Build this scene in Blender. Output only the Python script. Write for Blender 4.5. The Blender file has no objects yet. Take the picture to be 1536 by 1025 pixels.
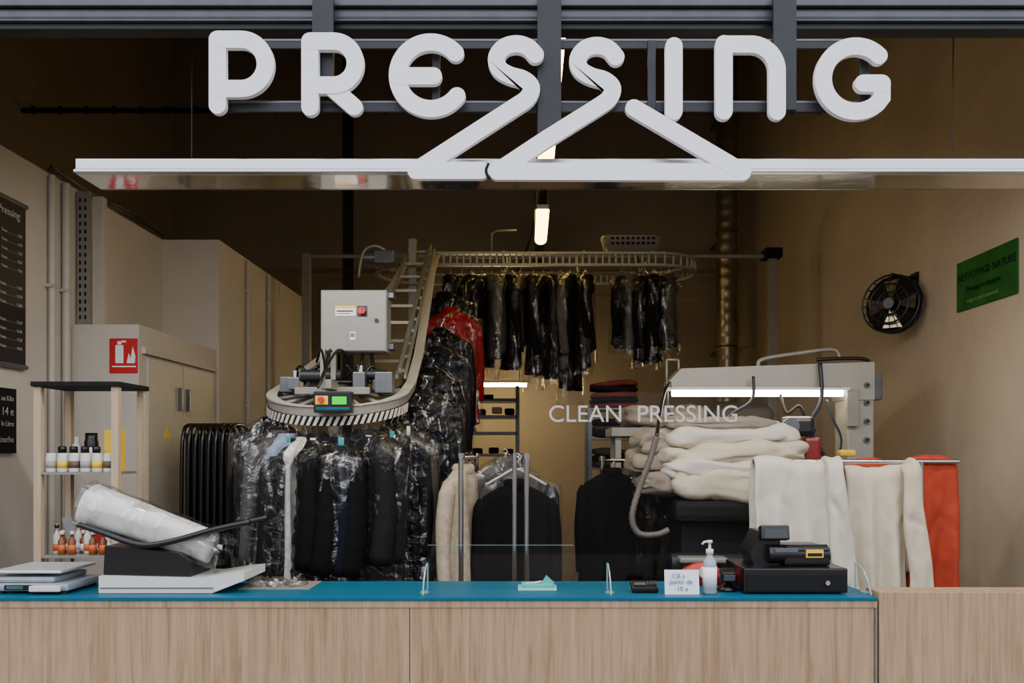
import bpy, bmesh, math, random
from mathutils import Vector, Matrix, noise
random.seed(7)
F=1300.0; CX=790.0; CY=680.0; EYE=1.6
def S(u,v,Y):            # survey measurement -> metres at known depth
    return Vector(((u-CX)*Y/F, Y, EYE-(v-CY)*Y/F))
def lin(c):
    return tuple(((x/255.0)/12.92 if x/255.0<=0.04045 else ((x/255.0+0.055)/1.055)**2.4) for x in c)+(1.0,)

# ------------------------------------------------------------ materials
def newmat(name):
    m=bpy.data.materials.new(name); m.use_nodes=True
    nt=m.node_tree; nt.nodes.clear()
    out=nt.nodes.new('ShaderNodeOutputMaterial')
    return m,nt,out
MC={}
def pm(name,col,rough=.5,metal=0,var=.10,scale=14,bump=0.,bscale=40,stretch=(1,1,1),spec=.5):
    if name in MC: return MC[name]
    m,nt,out=newmat(name)
    b=nt.nodes.new('ShaderNodeBsdfPrincipled')
    tc=nt.nodes.new('ShaderNodeTexCoord'); mp=nt.nodes.new('ShaderNodeMapping')
    mp.inputs['Scale'].default_value=stretch
    nt.links.new(tc.outputs['Object'],mp.inputs[0])
    n=nt.nodes.new('ShaderNodeTexNoise'); n.inputs['Scale'].default_value=scale; n.inputs['Detail'].default_value=5
    nt.links.new(mp.outputs[0],n.inputs['Vector'])
    r=nt.nodes.new('ShaderNodeValToRGB'); c=lin(col)
    r.color_ramp.elements[0].position=.3; r.color_ramp.elements[1].position=.7
    r.color_ramp.elements[0].color=tuple(x*(1-var) for x in c[:3])+(1,)
    r.color_ramp.elements[1].color=tuple(min(1,x*(1+var)) for x in c[:3])+(1,)
    nt.links.new(n.outputs[0],r.inputs[0]); nt.links.new(r.outputs[0],b.inputs['Base Color'])
    b.inputs['Roughness'].default_value=rough; b.inputs['Metallic'].default_value=metal
    b.inputs['Specular IOR Level'].default_value=spec
    if bump>0:
        n2=nt.nodes.new('ShaderNodeTexNoise'); n2.inputs['Scale'].default_value=bscale; n2.inputs['Detail'].default_value=4
        nt.links.new(mp.outputs[0],n2.inputs['Vector'])
        bp=nt.nodes.new('ShaderNodeBump'); bp.inputs['Strength'].default_value=bump; bp.inputs['Distance'].default_value=.01
        nt.links.new(n2.outputs[0],bp.inputs['Height']); nt.links.new(bp.outputs[0],b.inputs['Normal'])
    nt.links.new(b.outputs[0],out.inputs[0]); MC[name]=m
    return m
def emis(name,col,st):
    m,nt,out=newmat(name); e=nt.nodes.new('ShaderNodeEmission')
    e.inputs[0].default_value=lin(col); e.inputs[1].default_value=st
    nt.links.new(e.outputs[0],out.inputs[0]); return m
def filmmat(name,base=.016,k=.16,crease=.15,tint=(.96,.96,.96,1),rough=.2,bs=11,bst=1.0,dist=.04,cs=4.5):
    # clear polythene: see-through, with folded creases where several layers reflect more
    m,nt,out=newmat(name)
    t=nt.nodes.new('ShaderNodeBsdfTransparent'); t.inputs[0].default_value=tint
    g=nt.nodes.new('ShaderNodeBsdfGlossy'); g.inputs['Roughness'].default_value=rough
    tc=nt.nodes.new('ShaderNodeTexCoord'); n=nt.nodes.new('ShaderNodeTexNoise'); n.inputs['Scale'].default_value=bs
    n.inputs['Detail'].default_value=3; n.inputs['Distortion'].default_value=.8
    nt.links.new(tc.outputs['Object'],n.inputs['Vector'])
    bp=nt.nodes.new('ShaderNodeBump'); bp.inputs['Strength'].default_value=bst; bp.inputs['Distance'].default_value=dist
    nt.links.new(n.outputs[0],bp.inputs['Height']); nt.links.new(bp.outputs[0],g.inputs['Normal'])
    lw=nt.nodes.new('ShaderNodeLayerWeight'); lw.inputs[0].default_value=.25
    nt.links.new(bp.outputs[0],lw.inputs['Normal'])
    ma=nt.nodes.new('ShaderNodeMath'); ma.operation='MULTIPLY_ADD'; ma.inputs[1].default_value=k; ma.inputs[2].default_value=base
    nt.links.new(lw.outputs['Facing'],ma.inputs[0])
    last=ma.outputs[0]
    if crease>0:
        mp=nt.nodes.new('ShaderNodeMapping'); mp.inputs['Scale'].default_value=(2.2,2.2,.5); mp.inputs['Rotation'].default_value=(.15,.25,0)
        nt.links.new(tc.outputs['Object'],mp.inputs[0])
        n3=nt.nodes.new('ShaderNodeTexNoise'); n3.inputs['Scale'].default_value=cs; n3.inputs['Detail'].default_value=1.5; n3.inputs['Distortion'].default_value=.6
        nt.links.new(mp.outputs[0],n3.inputs['Vector'])
        r=nt.nodes.new('ShaderNodeValToRGB'); e=r.color_ramp.elements
        e[0].position=.45; e[0].color=(0,0,0,1); e[1].position=.56; e[1].color=(0,0,0,1); x=e.new(.505); x.color=(1,1,1,1)
        nt.links.new(n3.outputs[0],r.inputs[0])
        m2=nt.nodes.new('ShaderNodeMath'); m2.operation='MULTIPLY_ADD'; m2.inputs[1].default_value=crease
        nt.links.new(r.outputs[0],m2.inputs[0]); nt.links.new(last,m2.inputs[2]); last=m2.outputs[0]
    mx=nt.nodes.new('ShaderNodeMixShader')
    nt.links.new(last,mx.inputs[0]); nt.links.new(t.outputs[0],mx.inputs[1]); nt.links.new(g.outputs[0],mx.inputs[2])
    nt.links.new(mx.outputs[0],out.inputs[0]); return m
def glassmat(name,base=.008,k=.05):
    return filmmat(name,base,k,0,(.98,.985,.985,1),.02,1,0)

def laminate():
    m,nt,out=newmat('oak_laminate')
    b=nt.nodes.new('ShaderNodeBsdfPrincipled'); tc=nt.nodes.new('ShaderNodeTexCoord')
    mp=nt.nodes.new('ShaderNodeMapping'); mp.inputs['Scale'].default_value=(26,26,1.3)
    nt.links.new(tc.outputs['Object'],mp.inputs[0])
    n=nt.nodes.new('ShaderNodeTexNoise'); n.inputs['Scale'].default_value=1.6; n.inputs['Detail'].default_value=8; n.inputs['Roughness'].default_value=.65
    n.inputs['Distortion'].default_value=.6
    nt.links.new(mp.outputs[0],n.inputs['Vector'])
    r=nt.nodes.new('ShaderNodeValToRGB'); e=r.color_ramp.elements
    e[0].position=.28; e[0].color=lin((128,102,76)); e[1].position=.72; e[1].color=lin((176,149,120))
    x=e.new(.5); x.color=lin((159,132,103))
    nt.links.new(n.outputs[0],r.inputs[0]); nt.links.new(r.outputs[0],b.inputs['Base Color'])
    b.inputs['Roughness'].default_value=.55; b.inputs['Specular IOR Level'].default_value=.3
    nt.links.new(b.outputs[0],out.inputs[0]); return m
def plaster(name,c0,c1):
    m,nt,out=newmat(name)
    b=nt.nodes.new('ShaderNodeBsdfPrincipled'); tc=nt.nodes.new('ShaderNodeTexCoord')
    n=nt.nodes.new('ShaderNodeTexNoise'); n.inputs['Scale'].default_value=.9; n.inputs['Detail'].default_value=9; n.inputs['Roughness'].default_value=.6
    nt.links.new(tc.outputs['Object'],n.inputs['Vector'])
    r=nt.nodes.new('ShaderNodeValToRGB'); e=r.color_ramp.elements
    e[0].position=.3; e[0].color=lin(c0); e[1].position=.7; e[1].color=lin(c1)
    nt.links.new(n.outputs[0],r.inputs[0]); nt.links.new(r.outputs[0],b.inputs['Base Color'])
    n2=nt.nodes.new('ShaderNodeTexNoise'); n2.inputs['Scale'].default_value=9; n2.inputs['Detail'].default_value=8
    nt.links.new(tc.outputs['Object'],n2.inputs['Vector'])
    bp=nt.nodes.new('ShaderNodeBump'); bp.inputs['Strength'].default_value=.3; bp.inputs['Distance'].default_value=.025
    nt.links.new(n2.outputs[0],bp.inputs['Height']); nt.links.new(bp.outputs[0],b.inputs['Normal'])
    b.inputs['Roughness'].default_value=.8
    nt.links.new(b.outputs[0],out.inputs[0]); return m
def tiles():
    m,nt,out=newmat('floor_tiles')
    b=nt.nodes.new('ShaderNodeBsdfPrincipled'); tc=nt.nodes.new('ShaderNodeTexCoord')
    br=nt.nodes.new('ShaderNodeTexBrick'); br.offset=0; br.inputs['Scale'].default_value=1.0
    br.inputs['Brick Width'].default_value=.4; br.inputs['Row Height'].default_value=.4; br.inputs['Mortar Size'].default_value=.006
    br.inputs['Color1'].default_value=lin((112,96,86)); br.inputs['Color2'].default_value=lin((122,104,92)); br.inputs['Mortar'].default_value=lin((80,72,66))
    nt.links.new(tc.outputs['Object'],br.inputs['Vector']); nt.links.new(br.outputs[0],b.inputs['Base Color'])
    b.inputs['Roughness'].default_value=.45
    nt.links.new(b.outputs[0],out.inputs[0]); return m

OAK=laminate()
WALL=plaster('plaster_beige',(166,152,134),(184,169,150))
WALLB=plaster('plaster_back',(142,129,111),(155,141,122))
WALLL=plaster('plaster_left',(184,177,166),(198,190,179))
WALLU=plaster('plaster_dark_ceiling',(62,58,53),(70,65,59))
TILE=tiles()
FILM=filmmat('garment_film')
FILM2=filmmat('clear_film_roll',.05,.35,.25,(.96,.96,.96,1),.15,8,.6,cs=4)
GLASS=glassmat('clear_acrylic')
GLASSE=pm('acrylic_edge',(120,150,150),.2,var=.05)
WHITE=pm('white_letter_paint',(248,249,252),.45,var=.005)
ALU=pm('brushed_aluminium',(205,208,212),.28,.9,var=.06,scale=3,stretch=(.3,30,30))
MIRR=pm('polished_reflector',(225,222,215),.10,1.0,var=.1,scale=4,bump=.5,bscale=2.0)
DKST=pm('dark_painted_steel',(44,46,50),.45,.4)
GRST=pm('grey_painted_steel',(96,99,104),.4,.5)
HDR=pm('header_grey_steel',(84,86,92),.45,.4)
LTST=pm('light_grey_steel',(134,130,122),.45,.2)
CAB=pm('cabinet_grey_paint',(128,128,125),.45,.1,var=.04)
CREAM=pm('cream_enamel',(176,170,158),.5,var=.04)
CHR=pm('chrome',(200,200,205),.15,1.,var=.03)
BLK=pm('black_plastic',(12,12,14),.3,var=.2)
BLKM=pm('matt_black',(14,14,16),.7,var=.2,spec=.25)
TEAL=pm('teal_laminate',(6,84,108),.45,var=.06,spec=.25)
WPL=pm('white_plastic',(205,203,196),.4,var=.04)
GRN=pm('green_banner',(24,84,30),.7,var=.3,scale=6,spec=.2)
RED=pm('red_plastic',(185,24,26),.4)
YEL=pm('yellow_plastic',(235,190,30),.45)
PAPER=pm('paper_white',(225,230,235),.7,var=.03)
CHALK=pm('printed_price_text',(170,165,158),.7,var=.03)
INK=pm('ink_dark',(25,25,40),.6)
PINE=pm('pine_wood',(180,158,130),.55,scale=4,stretch=(20,20,1),var=.12)
LCD=emis('lcd_green',(20,255,60),1.3)
TUBE=emis('fluorescent_warm',(255,214,120),15)
TUBEW=emis('fluorescent_white',(255,242,208),26)
TUBEB=emis('fluorescent_back',(255,228,172),150)

# ------------------------------------------------------------ mesh builder
class B:
    def __init__(s,name): s.n=name; s.v=[]; s.f=[]; s.m=[]; s.fm=[]; s.fs=[]
    def mi(s,mat):
        if mat not in s.m: s.m.append(mat)
        return s.m.index(mat)
    def add(s,vs,fs,mat,smooth=False):
        o=len(s.v); k=s.mi(mat)
        s.v+= [Vector(p) for p in vs]
        for f in fs: s.f.append([o+i for i in f]); s.fm.append(k); s.fs.append(smooth)
    def box(s,c,sz,mat,rot=None,bev=0):
        bm=bmesh.new(); bmesh.ops.create_cube(bm,size=1)
        for v in bm.verts: v.co=Vector((v.co.x*sz[0],v.co.y*sz[1],v.co.z*sz[2]))
        if bev>0: bmesh.ops.bevel(bm,geom=list(bm.edges),offset=min(bev,min(sz)*.45),segments=2,affect='EDGES',profile=.6)
        R=rot if rot is not None else Matrix.Identity(3)
        c=Vector(c); bm.verts.index_update()
        s.add([c+R@v.co for v in bm.verts],[[v.index for v in f.verts] for f in bm.faces],mat,False); bm.free()
    def bb(s,a,b,mat,bev=0):
        a=Vector(a); b=Vector(b)
        s.box((a+b)/2,[abs(b[i]-a[i]) for i in range(3)],mat,None,bev)
    def cyl(s,p0,p1,r,mat,r2=None,n=16,caps=True,smooth=True):
        p0=Vector(p0); p1=Vector(p1); r2=r if r2 is None else r2
        d=(p1-p0).normalized(); a=d.orthogonal().normalized(); b=d.cross(a)
        vs=[]
        for p,rr in ((p0,r),(p1,r2)):
            for i in range(n):
                t=2*math.pi*i/n; vs.append(p+(a*math.cos(t)+b*math.sin(t))*rr)
        s.add(vs,[[i,(i+1)%n,n+(i+1)%n,n+i] for i in range(n)],mat,smooth)
        if caps: s.add(vs,[list(range(n))[::-1],list(range(n,2*n))],mat,False)
    def tube(s,pts,r,mat,n=8,closed=False):
        pts=[Vector(p) for p in pts]; N=len(pts); rings=[]
        prev=None
        for i,p in enumerate(pts):
            if closed: d=pts[(i+1)%N]-pts[i-1]
            else: d=pts[min(i+1,N-1)]-pts[max(i-1,0)]
            d.normalize()
            a=d.orthogonal().normalized() if prev is None else (prev-d*prev.dot(d)).normalized()
            prev=a; b=d.cross(a); rr=r[i] if isinstance(r,(list,tuple)) else r
            rings.append([p+(a*math.cos(2*math.pi*k/n)+b*math.sin(2*math.pi*k/n))*rr for k in range(n)])
        s.loft(rings,mat,not closed,not closed,wrap=closed)
    def loft(s,rings,mat,cap0=False,cap1=False,wrap=False,smooth=True):
        n=len(rings[0]); vs=[p for r in rings for p in r]; fs=[]
        R=len(rings)
        for j in range(R if wrap else R-1):
            j2=(j+1)%R
            for i in range(n):
                fs.append([j*n+i,j*n+(i+1)%n,j2*n+(i+1)%n,j2*n+i])
        if cap0: fs.append(list(range(n))[::-1])
        if cap1: fs.append([(R-1)*n+i for i in range(n)])
        s.add(vs,fs,mat,smooth)
    def lathe(s,c,prof,mat,n=20):
        c=Vector(c)
        s.loft([[c+Vector((r*math.cos(2*math.pi*i/n),r*math.sin(2*math.pi*i/n),z)) for i in range(n)] for r,z in prof],mat,True,True)
    def band(s,pts,h,t,mat,closed=False):
        pts=[Vector(p) for p in pts]; N=len(pts); rings=[]
        for i,p in enumerate(pts):
            d=(pts[(i+1)%N]-pts[i-1]) if closed else pts[min(i+1,N-1)]-pts[max(i-1,0)]
            nrm=Vector((d.y,-d.x,0)).normalized()*(t/2); u=Vector((0,0,h/2))
            rings.append([p+nrm+u,p+nrm-u,p-nrm-u,p-nrm+u])
        s.loft(rings,mat,not closed,not closed,wrap=closed,smooth=False)
    def prism(s,poly,y0,y1,mat):   # poly: list of (x,z)
        n=len(poly)
        vs=[(x,y0,z) for x,z in poly]+[(x,y1,z) for x,z in poly]
        s.add(vs,[list(range(n)),list(range(n,2*n))[::-1]]+[[i,n+i,n+(i+1)%n,(i+1)%n] for i in range(n)],mat,False)
    def torus(s,c,ax,R,r,mat,n=32,m=8,a0=0,a1=2*math.pi):
        ax=Vector(ax).normalized(); a=ax.orthogonal().normalized(); b=ax.cross(a); c=Vector(c)
        full=abs(a1-a0-2*math.pi)<1e-4
        k=n if full else n+1
        s.tube([c+(a*math.cos(a0+(a1-a0)*i/n)+b*math.sin(a0+(a1-a0)*i/n))*R for i in range(k)],r,mat,m,closed=full)
    def done(s,parent=None):
        lo=Vector([min(v[i] for v in s.v) for i in range(3)]); hi=Vector([max(v[i] for v in s.v) for i in range(3)])
        c=(lo+hi)/2; me=bpy.data.meshes.new(s.n)
        me.from_pydata([tuple(v-c) for v in s.v],[],s.f)
        for m in s.m: me.materials.append(m)
        me.polygons.foreach_set('material_index',s.fm); me.polygons.foreach_set('use_smooth',s.fs); me.update()
        bm=bmesh.new(); bm.from_mesh(me); bmesh.ops.recalc_face_normals(bm,faces=bm.faces); bm.to_mesh(me); bm.free()
        o=bpy.data.objects.new(s.n,me); o.location=c; bpy.context.scene.collection.objects.link(o)
        if parent:
            o.parent=parent; o.location=c-parent.location
        return o
def quick(name,fn,*a,**k):
    b=B(name); getattr(b,fn)(*a,**k); return b.done()
def text(name,body,loc,size,mat,R=None,parent=None,ext=.001,align='LEFT'):
    cu=bpy.data.curves.new(name,'FONT'); cu.body=body; cu.size=size; cu.extrude=ext; cu.align_x=align
    cu.materials.append(mat); o=bpy.data.objects.new(name,cu); bpy.context.scene.collection.objects.link(o)
    M=(R if R is not None else Matrix(((1,0,0),(0,0,-1),(0,1,0)))).to_4x4()
    M.translation=Vector(loc)
    if parent:
        o.parent=parent; M.translation=Vector(loc)-parent.location
    o.matrix_local=M
    return o
RR=Matrix(((0,0,-1),(-1,0,0),(0,1,0)))   # on wall facing -X
RL=Matrix(((0,0,1),(1,0,0),(0,1,0)))     # on wall facing +X
def cr(pts,k=6):
    pts=[Vector(p) for p in pts]; o=[]
    for i in range(len(pts)-1):
        p0=pts[max(i-1,0)];p1=pts[i];p2=pts[i+1];p3=pts[min(i+2,len(pts)-1)]
        for j in range(k):
            t=j/k; o.append(.5*((2*p1)+(p2-p0)*t+(2*p0-5*p1+4*p2-p3)*t*t+(3*p1-p0-3*p2+p3)*t**3))
    o.append(pts[-1]); return o

# ------------------------------------------------------------ room shell
XR=2.83; XL=-4.67; YB=11.5; ZC=7.7; YF=3.62
quick('floor','bb',(XL-.2,-6,-.1),(XR+1.6,YB+.2,0),TILE)
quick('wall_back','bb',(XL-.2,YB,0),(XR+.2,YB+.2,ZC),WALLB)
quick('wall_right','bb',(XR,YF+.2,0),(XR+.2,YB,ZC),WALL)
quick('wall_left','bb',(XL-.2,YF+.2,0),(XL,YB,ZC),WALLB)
quick('ceiling','bb',(XL-.2,YF-.1,ZC),(XR+.2,YB+.2,ZC+.15),WALLU)
quick('wall_front','bb',(XL-.2,YF+.06,3.48),(XR+.6,YF+.2,ZC),HDR)
quick('wall_front_left_jamb','bb',(XL-.2,YF+.06,0),(-3.05,YF+.2,3.48),HDR)
quick('wall_front_right_jamb','bb',(XR+.02,YF+.06,0),(XR+.6,YF+.2,3.48),HDR)
b=B('trim_1')
b.bb((XL-.2,YF-.03,3.455),(XR+.6,YF+.06,3.60),HDR,.004)
b.bb((XL-.2,YF-.015,3.405),(XR+.6,YF+.06,3.45),HDR,.012)
b.bb((XL-.2,YF-.02,3.398),(XR+.6,YF+.06,3.403),GRST,.001)
b.bb((XL-.2,YF-.0,3.372),(XR+.6,YF+.08,3.397),DKST,.003)
b.done()
quick('wall_partition_near','bb',(-3.05,YF+.2,0),(-2.9,6.9,3.3),WALLL)
quick('wall_partition_far','bb',(-4.6,6.9,0),(-2.45,9.65,3.3),WALLL)
# storage closet
b=B('closet')
b.bb((-2.895,5.52,0),(-2.47,6.895,2.42),WALLL)
for y0,y1 in ((5.62,6.18),(6.20,6.78)):
    b.bb((-2.47,y0,.06),(-2.452,y1,2.22),CREAM,.004)
b.bb((-2.47,5.56,2.24),(-2.445,6.84,2.28),WALLL)
b.bb((-2.45,6.10,1.9),(-2.425,6.13,2.06),GRST,.003); b.bb((-2.45,6.24,1.9),(-2.425,6.27,2.06),GRST,.003)
b.add([(-2.45,5.84,1.70),(-2.45,5.96,1.70),(-2.45,5.90,1.80)],[[0,1,2]],YEL)
b.done()
# ------------------------------------------------------------ counter
b=B('shop_counter')
XC0=-2.88; XC1=(1316-CX)*3.6/F
b.bb((XC0,3.64,.0),(XC1,4.04,.955),WPL)
xs=[XC0,-2.2,(614-CX)*3.6/F,XC1]
for i in range(3): b.bb((xs[i]+.0015,3.61,.0),(xs[i+1]-.0015,3.64,.985),OAK,.001)
b.bb((XC0,3.60,.985),(XC1,4.06,1.0),TEAL,.002)
b.bb((XC0,3.605,.957),(XC1,4.05,.985),OAK)
b.bb((XC1-.012,3.61,0),(XC1+.004,4.0,.985),pm('edge_grey',(120,110,98),.5))
b.done()
b=B('counter_side_gate')
b.bb((XC1+.015,3.62,0),(XR-.02,3.66,1.018),OAK,.002); b.bb((XC1+.015,3.66,.2),(XC1+.05,3.70,.95),DKST)
b.bb((XC1+.0155,3.66,.98),(XR-.02,3.76,1.018),OAK)
b.done()

# ------------------------------------------------------------ sign
b=B('shop_sign')
YS=3.5
kx=YS/F; hw=12.8*kx; cnt=[0]
def stroke(px):
    P=[S(u,v,YS) for u,v in px]; P=[(p.x,p.z) for p in P]; n=len(P); L=[];R=[]
    for i in range(n):
        a=P[max(i-1,0)]; c=P[min(i+1,n-1)]; dx=c[0]-a[0]; dz=c[1]-a[1]; l=math.hypot(dx,dz) or 1
        nx,nz=-dz/l,dx/l
        L.append((P[i][0]+nx*hw,P[i][1]+nz*hw)); R.append((P[i][0]-nx*hw,P[i][1]-nz*hw))
    def cap(c,st):
        a0=math.atan2(st[1]-c[1],st[0]-c[0]); return [(c[0]+hw*math.cos(a0-math.pi*k/12),c[1]+hw*math.sin(a0-math.pi*k/12)) for k in range(1,12)]
    poly=L+cap(P[-1],L[-1])+R[::-1]+cap(P[0],R[0])
    cnt[0]+=1
    b.prism(poly,YS-.0008*(cnt[0]%5),YS+.026,WHITE)
def arc(cx,cy,r,a0,a1,n=28):   # degrees, y up
    return [(cx+r*math.cos(math.radians(a0+(a1-a0)*i/n)),cy-r*math.sin(math.radians(a0+(a1-a0)*i/n))) for i in range(n+1)]
stroke([(326,158),(326,59)]); stroke([(326,59),(345,59)]+arc(361,96,37,90,-90)+[(326,133)])
stroke([(465,161),(465,62)]); stroke([(465,62),(485,62)]+arc(500,95,33,90,-90)+[(466,128)]); stroke([(494,128),(531,160)])
stroke(arc(646,113,50,42,322,40)); stroke([(596,114),(650,114)])
s1=cr([Vector((x,y)) for x,y in [(803,82),(792,71),(775,66),(756,71),(745,86),(749,103),(765,113),(785,119),(797,131),(791,147),(776,158)]],5)
stroke([tuple(p) for p in s1]+[(700,207),(624,256)]); stroke([(624,256),(722,256)])
s2=cr([Vector((x,y)) for x,y in [(924,85),(913,73),(896,68),(878,73),(867,88),(871,104),(887,114),(907,120),(919,132),(913,148),(897,160)]],5)
stroke([tuple(p) for p in s2]+[(820,208),(746,257)]); stroke([(746,257),(1114,258)]); stroke([(1114,258),(951,162)])
stroke([(1011,69),(1011,167)])
stroke([(1086,167),(1086,66)]); stroke([(1086,66),(1105,66)]+arc(1126,106,40,90,0)+[(1166,130),(1166,167)])
stroke(arc(1284,118,49,45,312,40)); stroke([(1317,154),(1323,148),(1323,125)]); stroke([(1323,125),(1295,125)])
a=cr([S(733,245,YS-.005),S(729,256,YS-.005),S(733,268,YS-.005)],4); b.tube(a,.006,BLKM,6)
YFm=3.575
def hb(u0,u1,v0,v1,Y,mat,t=.02):
    p=S(u0,v1,Y); q=S(u1,v0,Y); b.bb((p.x,Y,p.z),(q.x,Y+t,q.z),mat,.003)
hb(395,1300,60,73,YFm-.012,DKST,.012); hb(330,1300,151,168,YFm-.012,DKST,.012)
hb(395,1300,58,62,YFm-.014,GRST,.012); hb(330,1300,151,155,YFm-.014,GRST,.012)
for u0,u1,v1 in ((468,500,120),(806,842,200),(1160,1195,165)): hb(u0,u1,-15,v1,YFm-.033,DKST)
for u0,u1 in ((648,660),(972,984),(1290,1304)): hb(u0,u1,60,165,YFm-.024,DKST,.012)
for u,v in ((326,155),(465,155),(596,110),(1011,157),(1086,157),(1166,157),(1284,165),(1011,66),(1166,70),(465,66)):
    p=S(u,v,YS); b.cyl((p.x,YS+.025,p.z),(p.x,YFm-.005,p.z),.008,GRST)
b.done()

# ------------------------------------------------------------ light bar
b=B('suspended_light_bar')
x0=(115-CX)*3.65/F; x1=2.55
b.bb((x0,3.64,2.790),(x1,3.66,2.838),ALU,.004)
b.bb((x0-.002,3.625,2.776),(x1,3.66,2.789),ALU,.004)
b.bb((x0,3.632,2.786),(x1,3.641,2.792),DKST)
b.bb((x0,3.66,2.775),(x1,3.86,2.783),MIRR)
b.bb((x0,3.85,2.775),(x1,3.87,2.838),ALU,.003)
b.bb((x0,3.66,2.80),(x1,3.85,2.812),ALU)
b.bb((x0+.05,3.87,2.832),(x1-.05,3.96,2.838),ALU,.002)      # added hood, stops the fill lights behind the bar shining upward
for x in (x0,(x0+x1)/2,x1-.004): b.bb((x,3.66,2.776),(x+.004,3.865,2.836),WPL)
for u in (285,1433):
    p=S(u,112,3.86); b.cyl((p.x,3.88,2.83),(p.x,3.88,4.6),.0025,DKST,n=6); b.bb((p.x-.02,3.86,2.83),(p.x+.02,3.89,2.86),ALU)
bar=b.done()
for k,(xa,xb) in enumerate(((x0+.1,-.05),(.05,x1-.1))):  # fill lights added behind the bar to brighten the shop, no known fitting
    L=bpy.data.lights.new('added_fill_light','AREA'); L.shape='RECTANGLE'; L.size=xb-xa; L.size_y=.05; L.energy=24; L.color=(1,.91,.79)
    o=bpy.data.objects.new('added_fill_light',L); bpy.context.scene.collection.objects.link(o)
    o.parent=bar; o.location=Vector(((xa+xb)/2,3.905,2.812))-bar.location; o.rotation_euler=(math.radians(40),0,0)

# ------------------------------------------------------------ ceiling batten lamps
for Y0,Y1 in ((4.35,5.55),(6.45,7.35),(8.35,9.6)):
    b=B('pendant_batten_lamp'); X=.155
    b.bb((X-.06,Y0,3.955),(X+.06,Y1,4.0),WPL,.01)
    rings=[]
    for y in (Y0+.01,Y0+.04,Y1-.04,Y1-.01):
        k=.8 if y in (Y0+.01,Y1-.01) else 1
        rings.append([(X+.065*k*math.cos(math.pi*i/10),y,3.955-.055*k*math.sin(math.pi*i/10)) for i in range(11)])
    b.loft(rings,TUBE,True,True)
    for y in (Y0+.2,Y1-.2): b.cyl((X,y,4.0),(X,y,4.129),.008,DKST)
    b.done()
b=B('cable_tray')
b.bb((.10,3.9,4.13),(.21,YB-.02,4.16),DKST); 
for y in (4.5,6.2,8,10): b.cyl((.155,y,4.16),(.155,y,ZC),.006,DKST,n=6)
b.done()
b=B('lamp_cable')
b.tube(cr([(.08,8.3,4.1),(.06,8.4,3.8),(.0,8.5,3.6),(-.1,8.6,3.4),(-.14,8.7,3.2)]),.008,BLK); b.done()
b=B('wall_cable_conduit')
b.bb((XL,8,4.75),(XR,8.03,4.79),BLK)
for i in range(30): b.bb((XL+.1+i*.25,7.985,4.73),(XL+.13+i*.25,8.0,4.8),BLK)
b.done()
b=B('steel_column'); p=S(521,500,9.9); b.bb((p.x-.05,9.88,0),(p.x+.05,9.9,ZC-.01),DKST); b.bb((p.x-.05,9.98,0),(p.x+.05,10.0,ZC-.01),DKST); b.bb((p.x-.006,9.9,0),(p.x+.006,9.98,ZC-.01),DKST); b.done()
# spiral duct
b=B('ventilation_duct'); X=(1090-CX)*10.6/F; rr=[]
DUCT=pm('galvanised_duct',(160,152,138),.35,.85,var=.15,scale=5)
z=2.2; pts=[];rs=[]
while z<ZC-.02:
    pts.append((X,10.6,z)); rs.append(.125 if len(pts)%4 else .132); z+=.035
b.tube(pts,rs,DUCT,24)
for z in (2.9,4.3,5.9): b.torus((X,10.6,z),(0,0,1),.135,.01,GRST); b.bb((X-.01,10.72,z-.02),(X+.01,YB,z+.02),GRST)
b.cyl((X,10.6,0.0),(X,10.6,2.2),.10,DUCT); b.done()
# wall pipes (left)
b=B('wall_pipes')
for y,r in ((5.24,.02),(5.4,.024)):
    b.cyl((-2.87,y,0),(-2.87,y,3.28),r,CREAM)
    for z in (.6,1.5,2.6): b.bb((-2.9,y-.035,z),(-2.85,y+.035,z+.02),CREAM)
b.done()
b=B('wall_pipes')
for u in (372,403):
    Y=2.43*F/(CX-u); b.cyl((-2.43,Y,0),(-2.43,Y,3.28),.016,CREAM)
    for z in (1,2,3): b.bb((-2.45,Y-.03,z),(-2.42,Y+.03,z+.02),CREAM)
b.done()
# perforated upright
b=B('perforated_upright'); p=S(115,487,5.56); q=S(133,292,5.56)
b.bb((p.x,5.56,2.42),(q.x,5.60,3.28),LTST)
for i in range(16):
    for dx in (.022,.055): b.bb((p.x+dx-.006,5.5585,2.46+i*.05),(p.x+dx+.006,5.56,2.485+i*.05),BLKM)
b.bb((q.x+.004,5.60,2.42),(q.x+.07,5.66,3.26),CREAM,.003); b.done()
b=B('cable_bundle')
for k in range(3):
    pts=[(-2.88+.01*k+.012*math.sin(y*5+k),y,3.31+.008*k+.02*noise.noise((y*2,k,0))) for y in [5.2+.15*i for i in range(12)]]
    b.tube(cr(pts,3),.007,BLK,6)
b.done()
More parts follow.
